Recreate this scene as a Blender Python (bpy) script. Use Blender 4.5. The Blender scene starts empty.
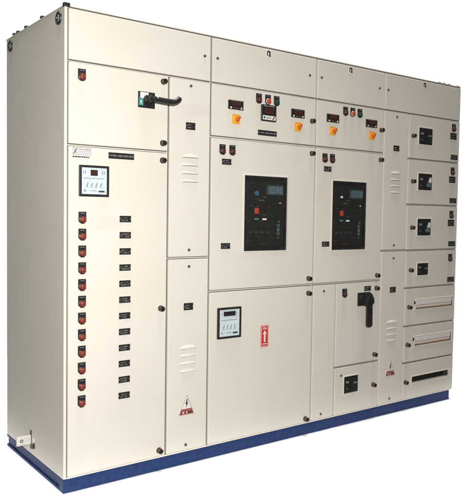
import bpy, bmesh, math, random
from mathutils import Vector, Matrix
random.seed(7)
S = bpy.context.scene
COL = S.collection

# ------------------------------------------------------------------ materials
def new_mat(name, color, rough=0.5, metal=0.0, spec=0.5, coat=0.0):
    m = bpy.data.materials.new(name); m.use_nodes = True
    b = m.node_tree.nodes['Principled BSDF']
    b.inputs['Base Color'].default_value = (*color, 1)
    b.inputs['Roughness'].default_value = rough
    b.inputs['Metallic'].default_value = metal
    b.inputs['Specular IOR Level'].default_value = spec
    b.inputs['Coat Weight'].default_value = coat
    return m
def mottle(m, c0, c1, scale=2.0, detail=4, lo=0.35, hi=0.65, bump=0.0, bscale=900.0, wave=0.0, rlo=None, rhi=None):
    nt = m.node_tree; n = nt.nodes; l = nt.links; b = n['Principled BSDF']
    tc = n.new('ShaderNodeTexCoord')
    no = n.new('ShaderNodeTexNoise'); no.inputs['Scale'].default_value = scale; no.inputs['Detail'].default_value = detail
    l.new(tc.outputs['Object'], no.inputs['Vector'])
    cr = n.new('ShaderNodeValToRGB')
    cr.color_ramp.elements[0].position = lo; cr.color_ramp.elements[0].color = (*c0, 1)
    cr.color_ramp.elements[1].position = hi; cr.color_ramp.elements[1].color = (*c1, 1)
    l.new(no.outputs['Fac'], cr.inputs['Fac']); l.new(cr.outputs['Color'], b.inputs['Base Color'])
    if rlo is not None:
        n2 = n.new('ShaderNodeTexNoise'); n2.inputs['Scale'].default_value = scale * 3; n2.inputs['Detail'].default_value = 6
        l.new(tc.outputs['Object'], n2.inputs['Vector'])
        mr = n.new('ShaderNodeMapRange'); mr.inputs['To Min'].default_value = rlo; mr.inputs['To Max'].default_value = rhi
        l.new(n2.outputs['Fac'], mr.inputs['Value']); l.new(mr.outputs['Result'], b.inputs['Roughness'])
    if bump > 0:
        nb = n.new('ShaderNodeTexNoise'); nb.inputs['Scale'].default_value = bscale; nb.inputs['Detail'].default_value = 2
        l.new(tc.outputs['Object'], nb.inputs['Vector'])
        bp = n.new('ShaderNodeBump'); bp.inputs['Strength'].default_value = bump; bp.inputs['Distance'].default_value = 0.0006
        l.new(nb.outputs['Fac'], bp.inputs['Height'])
        if wave > 0:
            nw = n.new('ShaderNodeTexNoise'); nw.inputs['Scale'].default_value = 3.5; nw.inputs['Detail'].default_value = 1
            l.new(tc.outputs['Object'], nw.inputs['Vector'])
            bw = n.new('ShaderNodeBump'); bw.inputs['Strength'].default_value = wave; bw.inputs['Distance'].default_value = 0.01
            l.new(nw.outputs['Fac'], bw.inputs['Height']); l.new(bw.outputs['Normal'], bp.inputs['Normal'])
        l.new(bp.outputs['Normal'], b.inputs['Normal'])
    return m
def emit(m, color, strength):
    b = m.node_tree.nodes['Principled BSDF']
    b.inputs['Emission Color'].default_value = (*color, 1); b.inputs['Emission Strength'].default_value = strength
    return m
PAINT = mottle(new_mat('cream powder coat', (.71, .67, .59), .48, 0, .35), (.674, .628, .548), (.709, .665, .589), 2.3, 8, .3, .7, .4, 420, .12, .42, .58)
def scuffs(m):
    # faint rubbed and soiled patches with a shape of their own
    nt = m.node_tree; n = nt.nodes; l = nt.links; b = n['Principled BSDF']
    src = b.inputs['Base Color'].links[0].from_socket
    tc = n.new('ShaderNodeTexCoord'); mp = n.new('ShaderNodeMapping'); mp.inputs['Scale'].default_value = (1, 1, 3.2)
    geo = n.new('ShaderNodeNewGeometry')
    l.new(geo.outputs['Position'], mp.inputs['Vector'])
    a = n.new('ShaderNodeTexNoise'); a.inputs['Scale'].default_value = 2.1; a.inputs['Detail'].default_value = 9; a.inputs['Roughness'].default_value = .62
    l.new(mp.outputs['Vector'], a.inputs['Vector'])
    r = n.new('ShaderNodeValToRGB'); r.color_ramp.elements[0].position = .60; r.color_ramp.elements[1].position = .74
    r.color_ramp.elements[0].color = (0, 0, 0, 1); r.color_ramp.elements[1].color = (.55, .55, .55, 1)
    l.new(a.outputs['Fac'], r.inputs['Fac'])
    mx = n.new('ShaderNodeMix'); mx.data_type = 'RGBA'; l.new(r.outputs['Color'], mx.inputs[0]); l.new(src, mx.inputs[6])
    mx.inputs[7].default_value = (.60, .555, .50, 1)
    l.new(mx.outputs[2], b.inputs['Base Color'])
scuffs(PAINT)
BLUE = mottle(new_mat('blue plinth paint', (.012, .04, .16), .5, 0, .3), (.007, .023, .095), (.012, .035, .135), 40, 8, .35, .7, .4, 300, 0, .4, .65)
def chips(m):
    # small chips and dust specks in the plinth paint
    nt = m.node_tree; n = nt.nodes; l = nt.links; b = n['Principled BSDF']
    src = b.inputs['Base Color'].links[0].from_socket
    geo = n.new('ShaderNodeNewGeometry')
    a = n.new('ShaderNodeTexNoise'); a.inputs['Scale'].default_value = 55; a.inputs['Detail'].default_value = 7; a.inputs['Roughness'].default_value = .7
    l.new(geo.outputs['Position'], a.inputs['Vector'])
    r = n.new('ShaderNodeValToRGB'); r.color_ramp.elements[0].position = .655; r.color_ramp.elements[1].position = .70
    r.color_ramp.elements[0].color = (0, 0, 0, 1); r.color_ramp.elements[1].color = (.6, .6, .6, 1)
    l.new(a.outputs['Fac'], r.inputs['Fac'])
    mx = n.new('ShaderNodeMix'); mx.data_type = 'RGBA'; l.new(r.outputs['Color'], mx.inputs[0]); l.new(src, mx.inputs[6])
    mx.inputs[7].default_value = (.30, .31, .33, 1)
    l.new(mx.outputs[2], b.inputs['Base Color'])
chips(BLUE)
BLACK = mottle(new_mat('black plastic', (.015, .015, .016), .38), (.012, .012, .013), (.022, .022, .022), 30, 3)
DARK = new_mat('dark hole', (.006, .006, .006), .8)
SEAL = new_mat('grey rubber seal and roof shade', (.10, .095, .085), .7)
SLATE = mottle(new_mat('dark grey moulded plastic', (.013, .016, .014), .45), (.013, .015, .013), (.022, .023, .020), 160, 5)
SLATE2 = new_mat('mid grey moulded plastic', (.032, .038, .036), .5)
BRASS = mottle(new_mat('brass lock', (.20, .115, .055), .4, .4), (.075, .045, .025), (.19, .115, .06), 60, 4)
STEEL = mottle(new_mat('zinc plated steel', (.7, .68, .62), .4, .35), (.6, .58, .53), (.75, .73, .68), 40, 5)
RED = new_mat('red lens', (.22, .034, .022), .22, 0, .5, .6)
DKRED = new_mat('dark red lens', (.09, .016, .014), .25, 0, .5, .5)
BRED = new_mat('bright red lens', (.45, .055, .03), .22, 0, .5, .5)
GREEN = new_mat('dark green lens', (.012, .05, .022), .25, 0, .5, .5)
YEL = new_mat('yellow switch plate', (.85, .40, .035), .45)
ORG = new_mat('red orange switch knob', (.50, .11, .015), .4)
WHITE = new_mat('white plastic', (.78, .77, .74), .45)
FACE = mottle(new_mat('pale blue grey meter face', (.58, .66, .69), .3), (.54, .63, .66), (.62, .69, .71), 30, 2)
GREYP = new_mat('grey print', (.22, .24, .26), .5)
INK = new_mat('black print', (.03, .03, .035), .5)
LCD = mottle(new_mat('blue grey lcd', (.07, .105, .12), .15), (.055, .085, .10), (.09, .13, .15), 60, 2)
BLUEB = new_mat('blue push button', (.05, .11, .17), .3)
REDB = new_mat('orange red push button', (.40, .055, .03), .35)
TEAL = new_mat('teal print', (.05, .27, .25), .4)
STRED = new_mat('red sticker vinyl', (.55, .035, .03), .4)
PALERED = new_mat('faded red print', (.34, .09, .075), .5)
LABT = new_mat('engraved pale lettering', (.23, .225, .215), .5)
DIMRED = new_mat('dim red print', (.13, .03, .025), .5)
GREYD = new_mat('dim grey print and louvre shade', (.08, .09, .09), .5)
STWH = new_mat('white sticker vinyl', (.75, .72, .68), .4)
PRINTG = new_mat('light grey blue marks', (.12, .16, .17), .5)
MCBW = new_mat('light grey breaker housing', (.80, .78, .74), .4)
MCBP = mottle(new_mat('terracotta breaker toggles', (.55, .42, .35), .5), (.50, .38, .32), (.60, .46, .39), 60, 2)
MCBB = new_mat('brown breaker feet', (.22, .10, .065), .5)
DIGIT = emit(new_mat('red led digits', (.10, .012, .008), .4), (1, .12, .05), .06)
FLOORM = mottle(new_mat('white studio floor', (.9, .9, .9), .75, 0, .1), (.89, .89, .89), (.91, .91, .91), 4, 3)

# ------------------------------------------------------------------ mesh builder
class MB:
    def __init__(s): s.bm = bmesh.new(); s.mats = []
    def mi(s, m):
        if m not in s.mats: s.mats.append(m)
        return s.mats.index(m)
    def merge(s, t, m, smooth=False):
        i = s.mi(m)
        me = bpy.data.meshes.new('tmp')
        for f in t.faces: f.material_index = i; f.smooth = smooth
        bmesh.ops.recalc_face_normals(t, faces=t.faces)
        if smooth:
            for e in t.edges:
                if len(e.link_faces) == 2 and e.calc_face_angle(0) > .6: e.smooth = False
        t.to_mesh(me); t.free(); s.bm.from_mesh(me); bpy.data.meshes.remove(me)
    def box(s, x0, x1, y0, y1, z0, z1, m, bev=0, seg=2, rot=None):
        t = bmesh.new(); bmesh.ops.create_cube(t, size=1)
        c = Vector(((x0+x1)/2, (y0+y1)/2, (z0+z1)/2))
        for v in t.verts: v.co = Vector((v.co.x*(x1-x0), v.co.y*(y1-y0), v.co.z*(z1-z0)))
        if bev: bmesh.ops.bevel(t, geom=list(t.edges), offset=bev, segments=seg, affect='EDGES', profile=.6)
        for v in t.verts:
            if rot: v.co = rot @ v.co
            v.co += c
        s.merge(t, m); return s
    def cyl(s, x, z, r, y0, y1, m, seg=24, r2=None, bev=0):
        """axis along y; r at y0 (front), r2 at y1 (back)"""
        t = bmesh.new(); r2 = r if r2 is None else r2
        bmesh.ops.create_cone(t, cap_ends=True, segments=seg, radius1=r, radius2=r2, depth=abs(y1-y0))
        R = Matrix.Rotation(-math.pi/2, 4, 'X')
        for v in t.verts: v.co = (R @ v.co)
        if bev:
            e = [e for e in t.edges if all(abs(v.co.y + abs(y1-y0)/2) < 1e-6 for v in e.verts)]
            bmesh.ops.bevel(t, geom=e, offset=bev, segments=3, affect='EDGES', profile=.5)
        for v in t.verts: v.co += Vector((x, (y0+y1)/2, z))
        s.merge(t, m, True)
        return s
    def dome(s, x, z, r, y, h, m):
        t = bmesh.new(); bmesh.ops.create_uvsphere(t, u_segments=20, v_segments=12, radius=1)
        for v in t.verts: v.co = Vector((x+v.co.x*r, y+v.co.y*h, z+v.co.z*r))
        s.merge(t, m, True); return s
    def ring(s, c, r, rr, m, axis='x', seg=24, k=8):
        t = bmesh.new(); vs = []
        for i in range(seg):
            a = 2*math.pi*i/seg; row = []
            for j in range(k):
                b = 2*math.pi*j/k; q = r + rr*math.cos(b); h = rr*math.sin(b)
                p = (h, q*math.cos(a), q*math.sin(a)) if axis == 'x' else (q*math.cos(a), h, q*math.sin(a))
                row.append(t.verts.new(Vector(p)+Vector(c)))
            vs.append(row)
        for i in range(seg):
            for j in range(k):
                t.faces.new((vs[i][j], vs[(i+1)%seg][j], vs[(i+1)%seg][(j+1)%k], vs[i][(j+1)%k]))
        s.merge(t, m, True); return s
    def prism(s, pts, y0, y1, m, bev=0):
        """polygon in xz extruded from y0 (front) to y1"""
        t = bmesh.new()
        a = [t.verts.new((p[0], y0, p[1])) for p in pts]; b = [t.verts.new((p[0], y1, p[1])) for p in pts]
        t.faces.new(a); t.faces.new(b[::-1]); n = len(pts)
        for i in range(n): t.faces.new((a[i], b[i], b[(i+1)%n], a[(i+1)%n]))
        if bev: bmesh.ops.bevel(t, geom=list(t.edges), offset=bev, segments=2, affect='EDGES')
        s.merge(t, m); return s
    def tube(s, pts, rad, m, k=12, sx=1.0):
        t = bmesh.new(); rows = []
        P = [Vector(p) for p in pts]
        for i, p in enumerate(P):
            d = (P[min(i+1, len(P)-1)] - P[max(i-1, 0)]).normalized()
            u = d.cross(Vector((0, 1, 0)));  u = u.normalized() if u.length > 1e-4 else Vector((1, 0, 0))
            w = u.cross(d).normalized(); r = rad[i] if isinstance(rad, (list, tuple)) else rad
            rows.append([t.verts.new(p + u*math.cos(2*math.pi*j/k)*r + w*math.sin(2*math.pi*j/k)*r*sx) for j in range(k)])
        for i in range(len(P)-1):
            for j in range(k): t.faces.new((rows[i][j], rows[i][(j+1)%k], rows[i+1][(j+1)%k], rows[i+1][j]))
        t.faces.new(rows[0]); t.faces.new(rows[-1][::-1])
        s.merge(t, m, True); return s
    def panel(s, x0, x1, z0, z1, y0, y1, m, holes=(), bev=.0025):
        """sheet door, front at y0, with optional rectangular openings (x0,x1,z0,z1)"""
        xs = sorted({x0, x1, *[h[0] for h in holes], *[h[1] for h in holes]})
        zs = sorted({z0, z1, *[h[2] for h in holes], *[h[3] for h in holes]})
        t = bmesh.new(); V = {}
        def vert(i, j, k):
            if (i, j, k) not in V: V[i, j, k] = t.verts.new((xs[i], (y0, y1)[k], zs[j]))
            return V[i, j, k]
        def solid(i, j):
            if i < 0 or j < 0 or i >= len(xs)-1 or j >= len(zs)-1: return False
            cx = (xs[i]+xs[i+1])/2; cz = (zs[j]+zs[j+1])/2
            return not any(h[0] < cx < h[1] and h[2] < cz < h[3] for h in holes)
        for i in range(len(xs)-1):
            for j in range(len(zs)-1):
                if not solid(i, j): continue
                for k in (0, 1): t.faces.new((vert(i, j, k), vert(i+1, j, k), vert(i+1, j+1, k), vert(i, j+1, k)))
                if not solid(i-1, j): t.faces.new((vert(i, j, 0), vert(i, j, 1), vert(i, j+1, 1), vert(i, j+1, 0)))
                if not solid(i+1, j): t.faces.new((vert(i+1, j, 0), vert(i+1, j, 1), vert(i+1, j+1, 1), vert(i+1, j+1, 0)))
                if not solid(i, j-1): t.faces.new((vert(i, j, 0), vert(i, j, 1), vert(i+1, j, 1), vert(i+1, j, 0)))
                if not solid(i, j+1): t.faces.new((vert(i, j+1, 0), vert(i, j+1, 1), vert(i+1, j+1, 1), vert(i+1, j+1, 0)))
        bmesh.ops.recalc_face_normals(t, faces=t.faces)
        if bev:
            def onb(v): return abs(v.co.x-x0) < 1e-6 or abs(v.co.x-x1) < 1e-6 or abs(v.co.z-z0) < 1e-6 or abs(v.co.z-z1) < 1e-6
            e = [e for e in t.edges if len(e.link_faces) == 2 and e.calc_face_angle(0) > 1 and all(onb(v) for v in e.verts)
                 and (all(abs(v.co.y-y0) < 1e-6 for v in e.verts) or abs(e.verts[0].co.y-e.verts[1].co.y) > 1e-4)]
            bmesh.ops.bevel(t, geom=e, offset=bev, segments=3, affect='EDGES', profile=.5)
        s.merge(t, m); return s
    def mesh(s, name):
        me = bpy.data.meshes.new(name)
        s.bm.to_mesh(me); s.bm.free()
        for m in s.mats: me.materials.append(m)
        return me
def link(name, me, parent=None, loc=(0, 0, 0), label=None):
    o = bpy.data.objects.new(name, me); COL.objects.link(o)
    if parent: o.parent = parent
    o.location = loc
    if label: o['label'] = label
    return o
def put(name, mb, parent, loc=(0, 0, 0), label=None): return link(name, mb.mesh(name), parent, loc, label)

# ------------------------------------------------------------------ dimensions (metres)
W, D, H, HP = 3.023, .828, 2.30, .0686
T = .016                     # doors stand this far proud of the frame
board = bpy.data.objects.new('electrical_switchboard', None); COL.objects.link(board)
board['label'] = 'long cream steel electrical switchboard of many doors on a dark blue plinth'
board['category'] = 'switchboard'

# body shell: hollow at the openings only (dark pockets are set into it)
POCKETS = []                 # openings cut through the frame front
BR2 = (1.046, 1.368, 1.141, 1.568); BR3 = (1.731, 2.045, 1.134, 1.566)
WINS = [(2.550, 2.706, 1.853, 1.967), (2.554, 2.714, 1.537, 1.652), (2.557, 2.714, 1.220, 1.337), (2.568, 2.697, .941, 1.026)]
SLOTS = [(2.562, 2.990, .702, .768), (2.558, 2.984, .444, .510), (2.540, 2.975, .184, .230)]
SMALL = (1.868, 2.004, .207, .318)
POCKETS = [BR2, BR3, SMALL] + WINS + SLOTS
b = MB()
b.panel(.001, W-.001, HP+.001, H-.004, 0, .075, PAINT, POCKETS, bev=0)
b.box(.02, W-.02, .074, .078, HP+.02, H-.02, DARK)                  # dark interior behind the openings
b.box(0, .0022, .012, D, HP, H-.003, PAINT)                          # left side sheet
b.box(W-.0022, W, .012, D, HP, H-.003, PAINT)
b.box(0, W, D-.002, D, HP, H-.003, PAINT)
b.box(.003, W-.003, .08, D-.004, HP, HP+.004, PAINT)
# folded corner post on the left front corner and frame edges
b.box(-.0012, .0135, -.003, .014, HP+.0005, H-.003, PAINT, .0025)
b.box(W-.0085, W+.001, -.003, .014, HP+.0005, H-.003, PAINT, .002)
b.box(.0135, W-.0085, -.0045, .001, HP+.0005, HP+.0085, PAINT, .001)
body = put('cabinet_body', b, board)
b = MB(); b.box(-.004, W+.003, -.006, D+.004, H-.001, H+.004, PAINT, .0015)
b.box(.012, W-.002, -.0045, .001, H-.0065, H-.0012, SEAL)  # grey strip stands in for the shaded underside of the roof edge
roof = put('roof_plate', b, board)
b = MB(); b.cyl(0, 0, .009, -.006, .006, BLACK, 6)
boltm = MB(); boltm.box(-.012, .012, -.012, .012, 0, .011, BLACK, .003); bolt_me = boltm.mesh('roof_bolt'); b.bm.free()
for (x, y) in [(.004, .285), (.004, .515), (.004, .64), (.004, .70), ]:
    link('roof_bolt', bolt_me, roof, (x, y, H+.004))
fl_ = MB(); fl_.box(-.016, .016, -.006, .008, 0, .005, BLACK, .002); fl_me = fl_.mesh('roof_bolt')
for x in (2.78, 2.83, 2.89, 2.995): link('roof_bolt', fl_me, roof, (x, 0, H+.003))
b = MB(); b.box(-.006, .024, -.010, .012, -.004, .014, BLACK, .003)
put('corner_cap', b, roof, (0, 0, H), 'black cap on the near top corner')

# plinth: channel section, open channel towards the left end
b = MB()
b.box(-.001, W-.028, -.002, .05, .0, HP-.0015, BLUE, .002)
b.box(-.001, .012, .05, D, .0, .012, BLUE, .002)
b.box(-.001, .012, .05, D, HP-.014, HP-.0015, BLUE, .002)
b.box(.008, .016, .05, D, .012, HP-.014, BLUE)
b.box(.016, W-.028, D-.05, D, .001, HP-.0025, BLUE, .002)
b.box(W-.05, W-.028, .05, D-.05, .001, HP-.0025, BLUE)
plinth = put('plinth', b, board)
bm_ = MB(); bm_.dome(0, 0, .006, 0, .006, STEEL); pb = bm_.mesh('bolt')
for (x, z) in []: link('bolt', pb, plinth, (x, -.002, z))
bm_ = MB()
t = bmesh.new(); bmesh.ops.create_uvsphere(t, u_segments=12, v_segments=8, radius=.007); bm_.merge(t, STEEL, True)
pb2 = bm_.mesh('bolt')
for y in (): link('bolt', pb2, plinth, (.008, y, .035))

# ------------------------------------------------------------------ small reusable fittings (origin on the door face, facing -y)
def lock_mesh():
    m = MB()
    m.cyl(0, 0, .0155, -.003, 0, BLACK, 28)
    m.cyl(0, 0, .0128, -.020, -.003, BRASS, 28, bev=.002)
    m.cyl(0, 0, .0120, -.0245, -.020, BLACK, 20, bev=.001)
    m.box(-.002, .002, -.0252, -.0245, -.008, .008, DARK)
    return m.mesh('lock_knob')
LOCK = lock_mesh()
def screw_mesh():
    m = MB(); m.cyl(0, 0, .0072, -.004, 0, BLACK, 16, bev=.0012); m.box(-.005, .005, -.0044, -.004, -.0009, .0009, STEEL)
    return m.mesh('screw')
SCREW = screw_mesh()
def lamp_mesh(lens):
    m = MB()
    m.box(-.0195, .0195, -.006, 0, -.004, .027, BLACK, .0015)          # legend holder above
    m.box(-.011, .011, -.0066, -.006, .018, .0205, GREYP)
    m.cyl(0, -.010, .0195, -.009, 0, BLACK, 28, bev=.002)
    m.ring((0, -.009, -.010), .0155, .0022, STEEL if lens is BRED else BLACK, 'y')
    m.cyl(0, -.010, .0145, -.016, -.008, lens, 24, bev=.003)
    m.dome(0, -.010, .010, -.016, .004, lens)
    return m.mesh('indicator_lamp')
LAMP = {'red': lamp_mesh(RED), 'dark': lamp_mesh(DKRED), 'bright': lamp_mesh(BRED), 'green': lamp_mesh(GREEN)}
def plate_mesh(w, h, seed):
    """black engraved plate with unreadable light marks"""
    r = random.Random(seed); m = MB()
    m.box(-w/2, w/2, -.003, 0, -h/2, h/2, BLACK, .001)
    rows = (h*.16, -h*.20) if w < .1 else (0,)
    for zr in rows:
        x = -w/2+.009; e = w/2-.009 - (r.uniform(0, w*.25) if w < .1 else 0)
        hh = .0032 if w < .1 else .0045
        while x < e:
            l = r.uniform(.0018, .0034)
            if r.random() < .82:
                m.box(x, x+l*.45, -.0034, -.003, zr-hh, zr+hh, LABT); m.box(x+l*.45, x+l, -.0034, -.003, zr+r.choice([-hh, 0, hh-.0012]), zr+hh*.4+.0012 if r.random() < .5 else zr+hh, LABT)
            x += l+.0014
    for sx in (-1, 1): m.cyl(sx*(w/2-.004), 0, .0018, -.0036, -.003, STEEL, 8)
    return m.mesh('name_plate')
PL_S = [plate_mesh(.062, .032, i) for i in range(18)]
PL_L = plate_mesh(.138, .030, 11)
PL_B = plate_mesh(.072, .046, 12)
PL_W = plate_mesh(.078, .036, 13)
PL_T = plate_mesh(.058, .038, 15)

def seg_digits(m, x, z, n, w, h, y, gap):
    for i in range(n):
        cx = x + i*gap; t = w*.2
        for zz in (-h/2, 0, h/2): m.box(cx-w/2, cx+w/2, y-.0006, y, z+zz-t/2, z+zz+t/2, DIGIT)
        for sx in (-1, 1): m.box(cx+sx*w/2-t/2, cx+sx*w/2+t/2, y-.0010, y-.0004, z-h/2, z+h/2, DIGIT)
def pf_meter(w, h, digits):
    """square relay with a black bezel and pale face"""
    m = MB(); e = .011
    m.panel(-w/2, w/2, -h/2, h/2, -.012, 0, BLACK, [(-w/2+e, w/2-e, -h/2+e, h/2-e)], bev=.002)
    m.box(-w/2+e, w/2-e, -.006, -.001, -h/2+e, h/2-e, FACE)
    iw = w-2*e; ih = h-2*e; y = -.006
    if digits:
        m.box(-.018, .018, y-.0015, y, ih*.20, ih*.42, DARK)
        seg_digits(m, -.010, ih*.31, 3, .006, .013, y-.0016, .010)
        for sx in (-1, 1):
            for q in (0, 1): m.box(sx*(iw*.37)+q*.010-.008, sx*(iw*.37)+q*.010-.004, y-.0006, y, ih*.26, ih*.38, GREYP)
    else:
        m.box(-iw*.28, iw*.30, y-.0015, y, ih*.25, ih*.42, DARK)
        m.box(-iw*.42, iw*.42, y-.0005, y, ih*.21, ih*.22, GREYP); m.box(-iw*.42, iw*.42, y-.0005, y, ih*.455, ih*.465, GREYP)
        for sx in (-1, 1): m.box(sx*iw*.36-.002, sx*iw*.36+.002, y-.0008, y, ih*.28, ih*.38, GREYP)
    x = -iw*.40; r = random.Random(3)
    while x < iw*.40:
        l = r.uniform(.003, .007); m.box(x, x+l, y-.0006, y, ih*.08, ih*.115, GREYP); x += l+.0022
    for i in range(4):                                               # slanted soft keys
        cx = -iw*.27 + i*iw*.18
        m.prism([(cx-.006, -ih*.20), (cx+.001, -ih*.20), (cx+.007, -ih*.06), (cx+.003, -ih*.06)], y-.001, y, GREYP)
        m.box(cx-.007, cx+.006, y-.0007, y, -ih*.235, -ih*.222, INK)
    m.cyl(-iw*.36, -ih*.37, .0055, y-.0014, y, GREYP, 16)
    m.box(-iw*.16, iw*.10, y-.0006, y, -ih*.38, -ih*.355, GREYP)
    m.box(iw*.18, iw*.42, y-.0007, y, -ih*.42, -ih*.36, INK)
    return m
def panel_meter():
    """wide digital meter"""
    w, h = .100, .050; m = MB()
    m.box(-w/2, w/2, -.010, 0, -h/2, h/2, BLACK, .002)
    m.box(-w/2+.008, w/2-.008, -.0112, -.010, -h/2+.017, h/2-.009, DARK)
    seg_digits(m, -.022, .006, 4, .008, .014, -.0112, .0145)
    x = -.038; r = random.Random(5)
    while x < .036:
        l = r.uniform(.004, .008); m.box(x, x+l, -.0105, -.010, h/2-.0065, h/2-.0045, PALERED if r.random() < .5 else GREYP); x += l+.003
    m.box(-.041, -.030, -.0108, -.010, -h/2+.004, -h/2+.013, STWH)
    m.box(.030, .040, -.0108, -.010, -h/2+.004, -h/2+.013, STWH)
    for q in (-.015, -.004, .007, .018): m.box(q-.003, q+.003, -.0106, -.010, -h/2+.006, -h/2+.010, PALERED)
    return m.mesh('panel_meter')
PM = panel_meter()
def selector():
    m = MB()
    m.box(-.026, .026, -.006, 0, -.026, .026, YEL, .003)
    m.cyl(.003, 0, .0185, -.012, -.006, YEL, 28, bev=.002)
    m.cyl(.003, 0, .0125, -.018, -.012, ORG, 24, bev=.002)
    m.box(-.0035, .0095, -.030, -.017, -.017, .017, ORG, .003, rot=Matrix.Rotation(math.radians(35), 3, 'Y'))
    for q in (-.018, -.006, .008): m.box(q, q+.006, -.0066, -.006, .020, .0225, INK)
    return m.mesh('selector_switch')
SEL = selector()
def digital_relay():
    w, h = .110, .094; m = MB()
    m.box(-w/2, w/2, -.012, 0, -h/2, h/2, BLACK, .006, 3)
    m.box(-w/2+.009, w/2-.009, -.0132, -.012, -.010, .030, DARK)
    seg_digits(m, -.026, .019, 4, .009, .011, -.0132, .0165); seg_digits(m, -.026, .002, 4, .009, .010, -.0132, .0165)
    m.box(-w/2+.008, w/2-.008, -.0130, -.012, -h/2+.008, -.015, STWH, .0004, 1)
    m.cyl(-.036, -.027, .006, -.0150, -.013, INK, 14)
    for q in (-.018, -.006, .007): m.box(q-.004, q+.004, -.0150, -.013, -.032, -.022, GREYP, .001)
    m.prism([(.020, -.036), (.028, -.036), (.042, -.018), (.034, -.018)], -.0145, -.013, INK)
    for q in range(6): m.box(-.038+q*.013, -.030+q*.013, -.0126, -.012, .037, .0395, STWH)
    return m.mesh('digital_relay')
RELAY = digital_relay()

def louvre_mesh(w=.106, h=.019, dep=.006):
    """pressed louvre: hood that swells out to a lip at its lower edge, dark strip below painted as the shaded opening"""
    m = MB(); t = bmesh.new(); nx, nz = 18, 6; rows = []
    for j in range(nz+1):
        row = []
        for i in range(nx+1):
            u = -1 + 2*i/nx; s = j/nz                                 # s 0 at lip, 1 at top
            arch = max(0, 1-u*u)**.6
            z = -h/2 + s*h*arch
            yy = -dep*arch*math.cos(s*math.pi/2)**.9 if s < 1 else 0
            row.append(t.verts.new((u*w/2, yy-.0004, z)))
        rows.append(row)
    for j in range(nz):
        for i in range(nx): 
            try: t.faces.new((rows[j][i], rows[j][i+1], rows[j+1][i+1], rows[j+1][i]))
            except ValueError: pass
    bmesh.ops.remove_doubles(t, verts=t.verts, dist=1e-5)
    m.merge(t, PAINT, True)
    m.box(-w/2*.9, w/2*.9, -.0008, 0, -h/2-.0022, -h/2+.0035, GREYD)  # shade of the opening, put in as a dark strip
    return m.mesh('louvre')
LOUV = louvre_mesh()

def badge_mesh():
    m = MB(); m.box(-.0175, .0175, -.0016, 0, -.021, .021, STWH, .0005, 1)
    y0, y1 = -.0024, -.0016
    m.box(-.014, -.007, y0, y1, -.013, .010, INK); m.box(.002, .012, y0, y1, -.014, .012, INK)
    m.box(-.012, .009, y0-.0003, y1, .007, .016, INK); m.box(-.002, .014, y0-.0004, y1, -.016, -.009, INK)
    return m.mesh('maker_badge')
BADGE = badge_mesh()
def warning_mesh():
    w, h = .098, .112; m = MB()
    m.prism([(-w/2, -h/2), (w/2, -h/2), (0, h/2)], -.0012, 0, STWH)
    k = .30
    hw = w/2*(1-k)
    m.prism([(-w/2+.003, -h/2+.002), (w/2-.003, -h/2+.002), (hw, -h/2+h*k), (-hw, -h/2+h*k)], -.0018, -.0012, PALERED)
    # thin border
    for sx in (-1, 1): m.prism([(sx*(w/2-.001), -h/2), (0, h/2-.001), (0, h/2-.008), (sx*(w/2-.005), -h/2+.003)], -.0016, -.0012, GREYP)
    # lightning bolt, skull-like dot
    m.prism([(.002, .030), (-.008, .002), (0, .003), (-.004, -.018), (.010, .010), (.002, .009), (.007, .028)], -.0022, -.0012, INK)
    x = -.034; r = random.Random(9)
    while x < .032:
        l = r.uniform(.004, .009); m.box(x, x+l, -.0024, -.0018, -h/2+.009, -h/2+.018, INK if r.random() < .5 else STWH); x += l+.002
    return m.mesh('warning_sign')
WARN = warning_mesh()

def tilt(o, a=.0016):
    o.rotation_euler = (random.uniform(-a, a)*.4, 0, random.uniform(-a, a)*.4)
def door(name, x0, x1, z0, z1, holes=(), label=None):
    """origin at the middle of the door on the frame plane; returns door object"""
    cx, cz = (x0+x1)/2, (z0+z1)/2
    m = MB(); m.panel(x0-cx, x1-cx, z0-cz, z1-cz, -T, -.003, PAINT, [(h[0]-cx, h[1]-cx, h[2]-cz, h[3]-cz) for h in holes], bev=.003)
    # dark gasket behind the sheet edge
    m.box(x0-cx-.0035, x1-cx+.0035, -.003, -.0003, z0-cz-.0035, z0-cz+.012, SEAL)
    m.box(x0-cx-.0035, x1-cx+.0035, -.003, -.0003, z1-cz-.012, z1-cz+.0035, SEAL)
    m.box(x0-cx-.0035, x0-cx+.012, -.0031, -.0003, z0-cz+.012, z1-cz-.012, SEAL)
    m.box(x1-cx-.012, x1-cx+.0035, -.0031, -.0003, z0-cz+.012, z1-cz-.012, SEAL)
    for h in holes:                                                  # folded lip round the opening
        q = .006
        m.panel(h[0]-cx-q, h[1]-cx+q, h[2]-cz-q, h[3]-cz+q, -T-.0035, -T+.0005, PAINT, [(h[0]-cx+.0006, h[1]-cx-.0006, h[2]-cz+.0006, h[3]-cz-.0006)], bev=.0012)
    o = put(name, m, board, (cx, 0, cz), label)
    o['_c'] = 0
    del o['_c']
    return o
def on(d, me, x, z, name=None, label=None):
    """fix a small fitting on the face of door d at world x, z"""
    return link(name or me.name.split('.')[0], me, d, (x-d.location.x, -T, z-d.location.z), label)
def lamp(d, x, z, kind, label=None): return on(d, LAMP[kind], x, z, 'indicator_lamp', label)

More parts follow.
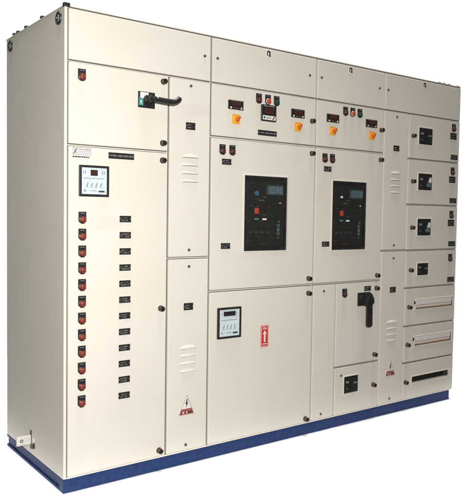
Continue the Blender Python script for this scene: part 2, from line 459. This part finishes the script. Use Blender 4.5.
# ------------------------------------------------------------------ top row of blank panels
ZT = 2.056
for (x0, x1, scr, bad) in [(.016, .809, (.769,), None), (.821, 1.578, (.852, 1.523), 1.205), (1.590, 2.190, (1.620, 2.139), 1.869), (2.202, 3.012, (2.224,), 2.598)]:
    p = door('top_panel', x0, x1, ZT, 2.287, (), 'blank top panel with a black badge' if bad else 'blank top panel above the tall left door')
    for s in scr: on(p, SCREW, s, 2.183, 'screw')
    if bad: on(p, BADGE, bad, 2.262, 'maker_badge')

# ------------------------------------------------------------------ section one: incomer door and tall capacitor door
ZD = 2.045
d = door('door', .016, .548, 1.667, ZD, (), 'upper left door with a black rotary handle')
lamp(d, .078, 1.991, 'red'); on(d, LOCK, .519, 2.016); on(d, LOCK, .518, 1.705)
m = MB()                                                             # rotary isolator handle
m.box(-.047, .047, -.008, 0, -.040, .040, BLACK, .003)
m.box(-.044, -.020, -.0088, -.008, -.030, .010, TEAL, .0003, 1)
m.prism([(-.038, .010), (-.026, .004), (-.006, .012), (.010, .022), (.010, .036), (-.038, .036)], -.0090, -.008, STWH)
m.box(-.036, -.030, -.0096, -.0088, -.022, -.004, STWH)
m.cyl(.004, .002, .024, -.030, -.008, BLACK, 28, bev=.003)
m.cyl(.004, .002, .017, -.062, -.030, BLACK, 24, bev=.003)
m.dome(-.008, .022, .0045, -.030, .003, STEEL)
m.tube([(-.012, -.052, .002), (.03, -.054, .000), (.09, -.055, -.003), (.125, -.056, -.003), (.142, -.058, .003), (.160, -.062, .018), (.163, -.062, .021)], [.013, .0145, .0145, .0145, .0145, .0135, .008], BLACK, 14)
m.dome(.030, .008, .004, -.066, .002, STEEL)
put('rotary_handle', m, d, (.421-d.location.x, -T, 1.912-d.location.z), 'black rotary handle pointing right past the door edge')

d = door('door', .016, .548, .082, 1.655, (), 'tall left door with a meter and twelve red lamps')
on(d, LOCK, .518, 1.617); on(d, LOCK, .516, .857); on(d, LOCK, .514, .113)
on(d, PL_L, .286, 1.624, 'name_plate')
m = pf_meter(.152, .148, True); put('power_factor_meter', m, d, (.141-d.location.x, -T, 1.496-d.location.z))
m = MB()                                                             # printed maker sticker above the meter
m.box(-.048, .048, -.0008, 0, -.030, .022, STWH)
for (a, b2, c2, d2) in [(-.046, .046, .018, .0195), (-.046, .046, -.0145, -.013), (-.046, -.0445, -.013, .018), (.0445, .046, -.013, .018), (-.020, -.0188, -.013, .018)]:
    m.box(a, b2, -.0013, -.0008, c2, d2, INK)
m.prism([(-.043, .015), (-.038, .015), (-.022, -.010), (-.027, -.010)], -.0013, -.0008, GREYP)
m.prism([(-.027, .0155), (-.022, .0155), (-.038, -.0105), (-.043, -.0105)], -.0014, -.0008, INK)
r = random.Random(4)
for zz, mm in ((.011, INK), (.002, GREYP), (-.006, GREYP)):
    x = -.014
    while x < .036:
        l = r.uniform(.003, .009); m.box(x, min(x+l, .041), -.0013, -.0008, zz-.0015, zz+.002, mm); x += l+.002
x = -.046
while x < .040:
    l = r.uniform(.005, .012); m.box(x, min(x+l, .046), -.0013, -.0008, -.027, -.0205, INK); x += l+.0018
put('maker_sticker', m, d, (.080-d.location.x, -T, 1.631-d.location.z), 'small white printed sticker')
for i in range(12):
    z = 1.322 - i*.0801
    lamp(d, .083, z, 'red'); on(d, PL_S[i], .310, z-.006, 'name_plate')

# ------------------------------------------------------------------ narrow cable alley covers with louvres
def alley(x0, x1, ztop, zsp, zs, louv_up, louv_lo, warn, what):
    cx = (x0+x1)/2
    up = door('alley_cover', x0, x1, zsp+.006, ZD, (), 'upper narrow louvred cover ' + what)
    on(up, SCREW, cx, 2.015, 'screw'); on(up, SCREW, cx-.001, 1.156, 'screw'); on(up, PL_T, cx+.001, 1.806, 'name_plate')
    for i in range(4): on(up, LOUV, cx+.002, louv_up-i*.0425, 'louvre')
    lo = door('alley_cover', x0, x1, .082, zsp-.006, (), 'lower narrow louvred cover with a warning triangle ' + what)
    on(lo, SCREW, cx, 1.068, 'screw'); on(lo, SCREW, cx-.008, .111, 'screw'); on(lo, PL_T, cx, .855, 'name_plate')
    for i in range(4): on(lo, LOUV, cx+.001, louv_lo-i*.0415, 'louvre')
    on(lo, WARN, cx-.005, warn, 'warning_sign')
alley(.560, .809, ZD, 1.114, None, 1.652, .640, .329, 'beside the tall left door')

# ------------------------------------------------------------------ breaker front behind the door opening
def breaker(d, R, second=False):
    x0, x1, z0, z1 = R; w, h = x1-x0, z1-z0; m = MB(); P = lambda u, v: (x0+u*w-(x0+x1)/2, z0+v*h-(z0+z1)/2)
    def bx(u0, u1, v0, v1, ya, yb, mt, bev=0):
        a = P(u0, v0); c = P(u1, v1); m.box(a[0], c[0], ya, yb, a[1], c[1], mt, bev)
    bx(.002, .998, .002, .998, .006, .03, SLATE)
    # black surround frame standing to the door face
    m.panel(-w/2+.001, w/2-.001, -h/2+.001, h/2-.001, -.008, .008, BLACK, [(-w/2+.018, w/2-.014, -h/2+.016, h/2-.016)], bev=.002)
    bx(.10, .94, .62, .93, .0005, .006, SLATE, .002); bx(.10, .94, .30, .60, .0015, .006, SLATE2 if False else SLATE, .002)
    bx(.10, .94, .06, .28, .000, .006, SLATE, .003)
    for q in range(6): bx(.13, .62, .085+q*.03, .093+q*.03, -.0008, .0, BLACK)
    for q in range(4): bx(.14+q*.13, .22+q*.13, .235, .262, -.0015, 0, SLATE2, .0006)
    # display unit
    bx(.52, .93, .745, .895, -.004, .0005, SLATE2, .002); bx(.55, .90, .765, .875, -.0052, -.004, LCD)
    for q in range(3):
        for k in range(4): bx(.58+k*.08, .63+k*.08, .785+q*.03, .797+q*.03, -.0057, -.0052, PRINTG)
    # push buttons
    a = P(.30, .77)
    m.ring((a[0], 0, a[1]), .018, .0025, BLACK, 'y'); m.cyl(a[0], a[1], .014 if not second else .007, -.006, .001, BLUEB if not second else WHITE, 22, bev=.002)
    bx(.36, .48, .675, .683, -.001, .001, PRINTG)
    a = P(.31, .535); m.box(a[0]-.014, a[0]+.014, -.006, .002, a[1]-.017, a[1]+.017, REDB, .003)
    a = P(.50, .535); m.cyl(a[0], a[1], .009, -.002, .002, BLACK, 18)
    bx(.27, .36, .418, .436, -.001, .002, TEAL); bx(.45, .54, .414, .436, -.001, .002, WHITE)
    a = P(.85, .645); m.cyl(a[0], a[1], .0045, -.004, .001, STWH, 12); m.cyl(a[0]-.001, a[1]-.001, .0035, -.005, -.004, BRED, 12)
    # upright row of pale lettering marks, too worn to read
    r = random.Random(21)
    bx(.74, .88, .14, .44, -.0006, .002, BLACK)
    for q in range(5):                                               # round and hooked characters, one above the other
        a = P(.815, .175+q*.055)
        if q in (1, 2, 3): m.ring((a[0], -.0008, a[1]), .0085, .0019, PRINTG, 'y', 20, 6)
        if q == 0: m.prism([(a[0]-.009, a[1]-.006), (a[0]-.009, a[1]-.002), (a[0]+.009, a[1]+.004), (a[0]+.009, a[1]+.0)], -.0016, -.0006, PRINTG)
        if q == 4: m.box(a[0]-.010, a[0]+.010, -.0016, -.0006, a[1]+.0, a[1]+.0035, PRINTG); m.box(a[0]+.006, a[0]+.010, -.0018, -.0006, a[1]-.008, a[1]+.0, PRINTG)
        if q == 2: m.box(a[0]-.0015, a[0]+.0015, -.0012, -.0004, a[1]-.013, a[1]+.004, PRINTG)
    # fine legend marks
    for q in range(26):
        u = r.uniform(.10, .62); v = r.choice([.08, .13, .18, .32, .36, .385, .48, .60, .64, .69, .72, .86, .90])
        bx(u, u+r.uniform(.03, .08), v, v+.007, -.0004, .0015, (DIMRED if v < .4 and r.random() < .7 else r.choice([SLATE2, DIMRED, PRINTG, GREYD])))
    o = put('circuit_breaker', m, d, ((x0+x1)/2-d.location.x, -.002, (z0+z1)/2-d.location.z))
    return o

# ------------------------------------------------------------------ sections two and three
def meter_door(x0, x1, ml, yl, l3, rel, lb, mr, yr, k, label):
    d = door('door', x0, x1, 1.771, ZD, (), label)
    on(d, PM, ml, 1.947, 'panel_meter'); on(d, SEL, yl, 1.871, 'selector_switch')
    for x, kind in zip(l3, ('dark', 'bright', 'green')): lamp(d, x, 2.003, kind, {'dark': 'dark red lamp', 'bright': 'bright red lamp', 'green': 'dark green lamp'}[kind])
    if rel: on(d, RELAY, rel, 1.926, 'digital_relay'); on(d, PL_L, lb, 1.813, 'name_plate')
    on(d, PM, mr, 1.947, 'panel_meter'); on(d, SEL, yr, 1.870, 'selector_switch'); on(d, LOCK, k, 1.914)
meter_door(.821, 1.578, .975, .978, (1.137, 1.203, 1.267), 1.207, 1.204, 1.430, 1.432, 1.547, 'meter door with a digital relay in the middle')
meter_door(1.590, 2.186, 1.718, 1.720, (1.828, 1.892, 1.957), None, None, 2.065, 2.071, 2.162, 'meter door with three lamps and no relay')

d = door('door', .821, 1.578, .933, 1.758, (BR2,), 'left of the two breaker doors')
breaker(d, BR2)
lamp(d, .891, 1.700, 'dark'); lamp(d, .957, 1.700, 'dark'); on(d, PL_S[12], .921, 1.634, 'name_plate'); on(d, PL_S[13], .921, 1.173, 'name_plate')
on(d, LOCK, 1.550, 1.721); on(d, LOCK, 1.543, .966)
d = door('door', 1.590, 2.186, .933, 1.758, (BR3,), 'right of the two breaker doors')
breaker(d, BR3, True)
lamp(d, 1.659, 1.702, 'dark'); lamp(d, 1.722, 1.702, 'dark'); on(d, PL_S[14], 1.686, 1.635, 'name_plate'); on(d, PL_S[15], 1.681, 1.173, 'name_plate')
on(d, LOCK, 2.162, 1.720); on(d, LOCK, 2.154, .960)

d = door('door', .821, 1.578, .082, .920, (), 'large lower door with a meter and a red arrow sticker')
on(d, LOCK, 1.544, .876); on(d, LOCK, 1.539, .104)
m = pf_meter(.160, .172, False); put('power_meter', m, d, (.951-d.location.x, -T, .747-d.location.z))
m = MB()
m.box(-.029, .029, -.0010, 0, -.063, .063, STRED)
m.panel(-.026, .026, -.060, .060, -.0014, -.0008, STWH, [(-.0235, .0235, -.0575, .0575)], bev=0)
m.prism([(-.014, .012), (-.006, .012), (-.006, -.034), (.006, -.034), (.006, .012), (.014, .012), (0, .034)], -.0015, -.001, STWH)
m.box(-.016, .016, -.0015, -.001, .040, .044, STWH); m.box(-.012, .012, -.0015, -.001, .048, .051, STWH)
m.box(-.016, .016, -.0015, -.001, -.048, -.043, STWH)
put('arrow_sticker', m, d, (1.209-d.location.x, -T, .646-d.location.z), 'red sticker with a white arrow pointing up')

d = door('blank_cover', 1.590, 1.775, .082, .920, (), 'plain narrow cover between two lower doors')
on(d, SCREW, 1.675, .881, 'screw'); on(d, SCREW, 1.669, .111, 'screw')
d = door('door', 1.787, 2.186, .394, .920, (), 'lower door with a black lever handle hanging down')
lamp(d, 1.855, .860, 'dark'); on(d, PL_S[16], 2.069, .877, 'name_plate'); on(d, LOCK, 2.151, .875); on(d, LOCK, 2.146, .434)
m = MB()
m.box(-.067, .050, -.010, 0, -.045, .042, BLACK, .004)
m.prism([(-.015, .040), (.034, .036), (.050, .0), (.058, -.026), (.034, -.046), (-.020, -.045)], -.040, -.010, BLACK, .004)
m.cyl(.002, .0, .026, -.056, -.040, BLACK, 28, bev=.004)
m.prism([(-.026, .012), (.022, .012), (.025, -.170), (.018, -.178), (-.018, -.178), (-.024, -.170)], -.058, -.034, BLACK, .006)
m.box(-.055, -.030, -.0108, -.010, .0, .026, SLATE2, .0003, 1)
put('lever_handle', m, d, (2.042-d.location.x, -T, .812-d.location.z), 'black lever handle pointing straight down')
d = door('door', 1.787, 2.186, .082, .382, (SMALL,), 'small bottom door with a square black breaker')
on(d, SCREW, 1.841, .330, 'screw'); on(d, LOCK, 2.143, .231)

def moulded(d, R, kind, label=None):
    """moulded case breaker seen through its door opening"""
    x0, x1, z0, z1 = R; w, h = x1-x0, z1-z0; m = MB()
    m.box(-w/2+.001, w/2-.001, -.006, .03, -h/2+.001, h/2-.001, BLACK, .002)
    m.box(-w/2+.012, w/2-.012, -.012, -.006, -h/2+.010, h/2-.010, SLATE, .003)
    m.box(-w*.12, w*.12, -.014, -.012, -h*.26, h*.26, DARK)
    m.box(-w*.07, w*.07, -.024, -.013, -h*.12, h*.05, BLACK, .003)
    m.box(-w*.36, -w*.18, -.0126, -.012, h*.10, h*.22, GREYP); m.box(-w*.36, -w*.20, -.0126, -.012, -h*.24, -h*.20, PRINTG)
    if kind == 'disc':
        m.box(w*.16, w*.38, -.0130, -.012, -h*.30, h*.08, PRINTG, .0005, 1)
        m.prism([(w*.20, h*.0), (w*.30, h*.30), (w*.40, h*.24), (w*.38, -h*.04)], -.0150, -.012, STWH)
        m.cyl(w*.10, -h*.18, .012, -.017, -.012, PRINTG, 18, bev=.002)
    else:
        m.box(w*.16, w*.38, -.0126, -.012, h*.02, h*.10, GREYP)
    put('moulded_breaker', m, d, ((x0+x1)/2-d.location.x, -.006, (z0+z1)/2-d.location.z), label)
moulded(d, SMALL, 'plain')

alley(2.198, 2.436, ZD, 1.120, None, 1.645, .640, .324, 'beside the right stack of doors')

# ------------------------------------------------------------------ section four: stack of seven doors
X0, X1 = 2.448, 3.012
zb = [ZD, 1.746, 1.433, 1.117, .857, .591, .334, .076]
nm = ['first', 'second', 'third', 'fourth', 'fifth', 'sixth', 'bottom']
klock = [(2.487, 1.904), (2.495, 1.594), (2.497, 1.276), (2.495, .981), (2.489, .724), (2.482, .462), (2.472, .200)]
for i in range(7):
    top = zb[i] - (0 if i == 0 else .005); bot = zb[i+1] + .006
    hole = (WINS[i],) if i < 4 else (SLOTS[i-4],)
    d = door('feeder_door', X0, X1, bot, top, hole, nm[i] + ' feeder door from the top of the right stack' if i < 6 else 'bottom feeder door of the right stack with an empty slot')
    on(d, LOCK, *klock[i])
    if i < 4:
        moulded(d, WINS[i], 'disc' if i in (1, 2) else 'plain', 'moulded breaker with a pale label' if i in (1, 2) else None)
        lz = (1.995, 1.682, 1.368, 1.054)[i]
        lamp(d, 2.938, lz+.003, 'dark')
        if i < 3: on(d, PL_B, 2.938, lz-.058, 'name_plate')
        on(d, PL_W, 2.953, (1.786, 1.472, 1.158, .897)[i], 'name_plate')
    elif i < 6:
        R = SLOTS[i-4]; w = R[1]-R[0]; h = R[3]-R[2]; m = MB()
        m.box(-w/2+.001, w/2-.001, .004, .03, -h/2+.001, h/2-.001, SEAL)
        n = 18; pw = (w-.014)/n                                      # row of modular breakers
        for k in range(n):
            a = -w/2+.010+k*pw
            m.box(a+.0002, a+pw-.0002, -.006, .012, -.002, h/2-.002, MCBW, .0005, 1)
            m.box(a+.0006, a+pw-.0006, -.002, .012, -h/2+.004, -.0015, MCBP, .0008, 1)
            m.box(a+pw*.25, a+pw*.75, -.008, -.002, -h/2+.016, -h/2+.024, MCBW, .001, 1)
            m.box(a+.0003, a+pw-.0003, -.0035, .010, -h/2+.0015, -h/2+.008, MCBB, .0005, 1)
        m.box(-w/2+.001, -w/2+.009, -.008, .010, -h/2+.004, h/2-.002, BLACK, .001, 1)
        m.box(-w/2-.016, -w/2-.004, -.016, -.010, h/2-.028, h/2-.006, BLACK, .002)
        m.box(w/2-.006, w/2-.001, -.008, .010, -h/2+.002, h/2-.002, BLACK, .001, 1)
        put('breaker_row', m, d, ((R[0]+R[1])/2-d.location.x, -.004, (R[2]+R[3])/2-d.location.z))
    else:
        R = SLOTS[2]; w = R[1]-R[0]; h = R[3]-R[2]; m = MB()
        m.box(-w/2+.001, w/2-.001, .012, .03, -h/2+.001, h/2-.001, DARK)
        m.box(w/2-.050, w/2-.012, -.004, .012, -h/2+.003, h/2-.003, SLATE2, .001, 1)
        put('slot_insert', m, d, ((R[0]+R[1])/2-d.location.x, -.004, (R[2]+R[3])/2-d.location.z))

# ------------------------------------------------------------------ fittings of the left side
for y in (.065, .759):
    m = MB(); m.ring((-.002, 0, 0), .026, .006, BLACK, 'x', 28)
    t = bmesh.new(); bmesh.ops.create_cone(t, cap_ends=True, segments=24, radius1=.024, radius2=.024, depth=.004)
    for v in t.verts: v.co = Matrix.Rotation(math.pi/2, 4, 'Y') @ v.co
    m.merge(t, SLATE)
    m.box(-.006, .0, -.004, .004, -.016, .016, GREYP, .002)
    put('lifting_eye', m, board, (-.0005, y, 2.257), None)
m = MB()                                                             # earth bar end coming out of a slot
m.box(-.0018, .0006, -.010, .012, -.048, .050, BLACK, .0005, 1)
m.box(-.078, .001, -.0035, .0035, -.022, .026, STEEL, .001)
m.cyl(-.052, .002, .0085, -.0060, -.0035, INK, 16)
m.cyl(-.052, .002, .0045, -.0066, -.0060, STEEL, 12)
m.box(-.010, 0, -.055, -.040, -.034, -.008, BLACK, .002)
m.box(-.004, 0, -.048, -.036, .002, .014, STWH, .001)
put('earth_bar', m, board, (0, .437, .142), 'flat steel earth bar end sticking out of a black slot')

# ------------------------------------------------------------------ floor
m = MB(); t = bmesh.new(); t.faces.new([t.verts.new(p) for p in ((-.14, -.14, 0), (5.2, -.14, 0), (5.2, 3.2, 0), (-.14, 3.2, 0))])
m.merge(t, FLOORM)
fl = put('floor', m, None); fl['kind'] = 'structure'

# ------------------------------------------------------------------ light
def area(name, loc, target, power, size, color):
    l = bpy.data.lights.new(name, 'AREA'); l.energy = power; l.size = size; l.color = color; l.shape = 'DISK'
    o = bpy.data.objects.new(name, l); COL.objects.link(o); o.location = loc
    o.rotation_euler = (Vector(target)-Vector(loc)).to_track_quat('-Z', 'Y').to_euler(); return o
area('flash_lamp', (-1.15, -3.15, 1.72), (-.05, 0, .98), 182, .22, (1, .985, .955))
sl = bpy.data.lights.new('added_floor_light', 'SUN'); sl.energy = 5.0; sl.angle = math.radians(20)  # added sun straight down, no real fitting; burns the floor out to white
so = bpy.data.objects.new('added_floor_light', sl); COL.objects.link(so); so.location = (1.5, .5, 6)

w = bpy.data.worlds.new('World'); S.world = w; w.use_nodes = True
n = w.node_tree.nodes; l = w.node_tree.links; bg = n['Background']
tc = n.new('ShaderNodeTexCoord'); dt = n.new('ShaderNodeVectorMath'); dt.operation = 'DOT_PRODUCT'
az = math.radians(40); dt.inputs[1].default_value = (math.sin(az), math.cos(az), 0)
l.new(tc.outputs['Generated'], dt.inputs[0])
cr = n.new('ShaderNodeValToRGB'); cr.color_ramp.elements[0].position = .52; cr.color_ramp.elements[1].position = .72
cr.color_ramp.elements[0].color = (.082, .081, .077, 1); cr.color_ramp.elements[1].color = (1.08, 1.08, 1.08, 1)
l.new(dt.outputs['Value'], cr.inputs['Fac']); l.new(cr.outputs['Color'], bg.inputs['Color'])
bg.inputs['Strength'].default_value = 1.0

# ------------------------------------------------------------------ camera (solved from the photograph)
cd = bpy.data.cameras.new('camera'); cam = bpy.data.objects.new('camera', cd); COL.objects.link(cam); S.camera = cam
azc, el, ro = .6471, -.046, .0151
f = Vector((math.sin(azc)*math.cos(el), math.cos(azc)*math.cos(el), math.sin(el)))
r0 = Vector((math.cos(azc), -math.sin(azc), 0)); u0 = r0.cross(f)
r = math.cos(ro)*r0 + math.sin(ro)*u0; u = -math.sin(ro)*r0 + math.cos(ro)*u0
M = Matrix((( r.x, u.x, -f.x, -1.2385), (r.y, u.y, -f.y, -3.0384), (r.z, u.z, -f.z, 1.3449), (0, 0, 0, 1)))
cam.matrix_world = M
cd.sensor_fit = 'VERTICAL'; cd.sensor_height = 24; cd.sensor_width = 24
cd.lens = 24*675.56/500
cd.shift_x = -(243.39-236.5)/500; cd.shift_y = (246.08-250)/500
cd.clip_start = .05; cd.clip_end = 200
S.view_settings.view_transform = 'Standard'; S.view_settings.look = 'None'; S.view_settings.exposure = 0; S.view_settings.gamma = 1
S.render.engine = 'CYCLES'
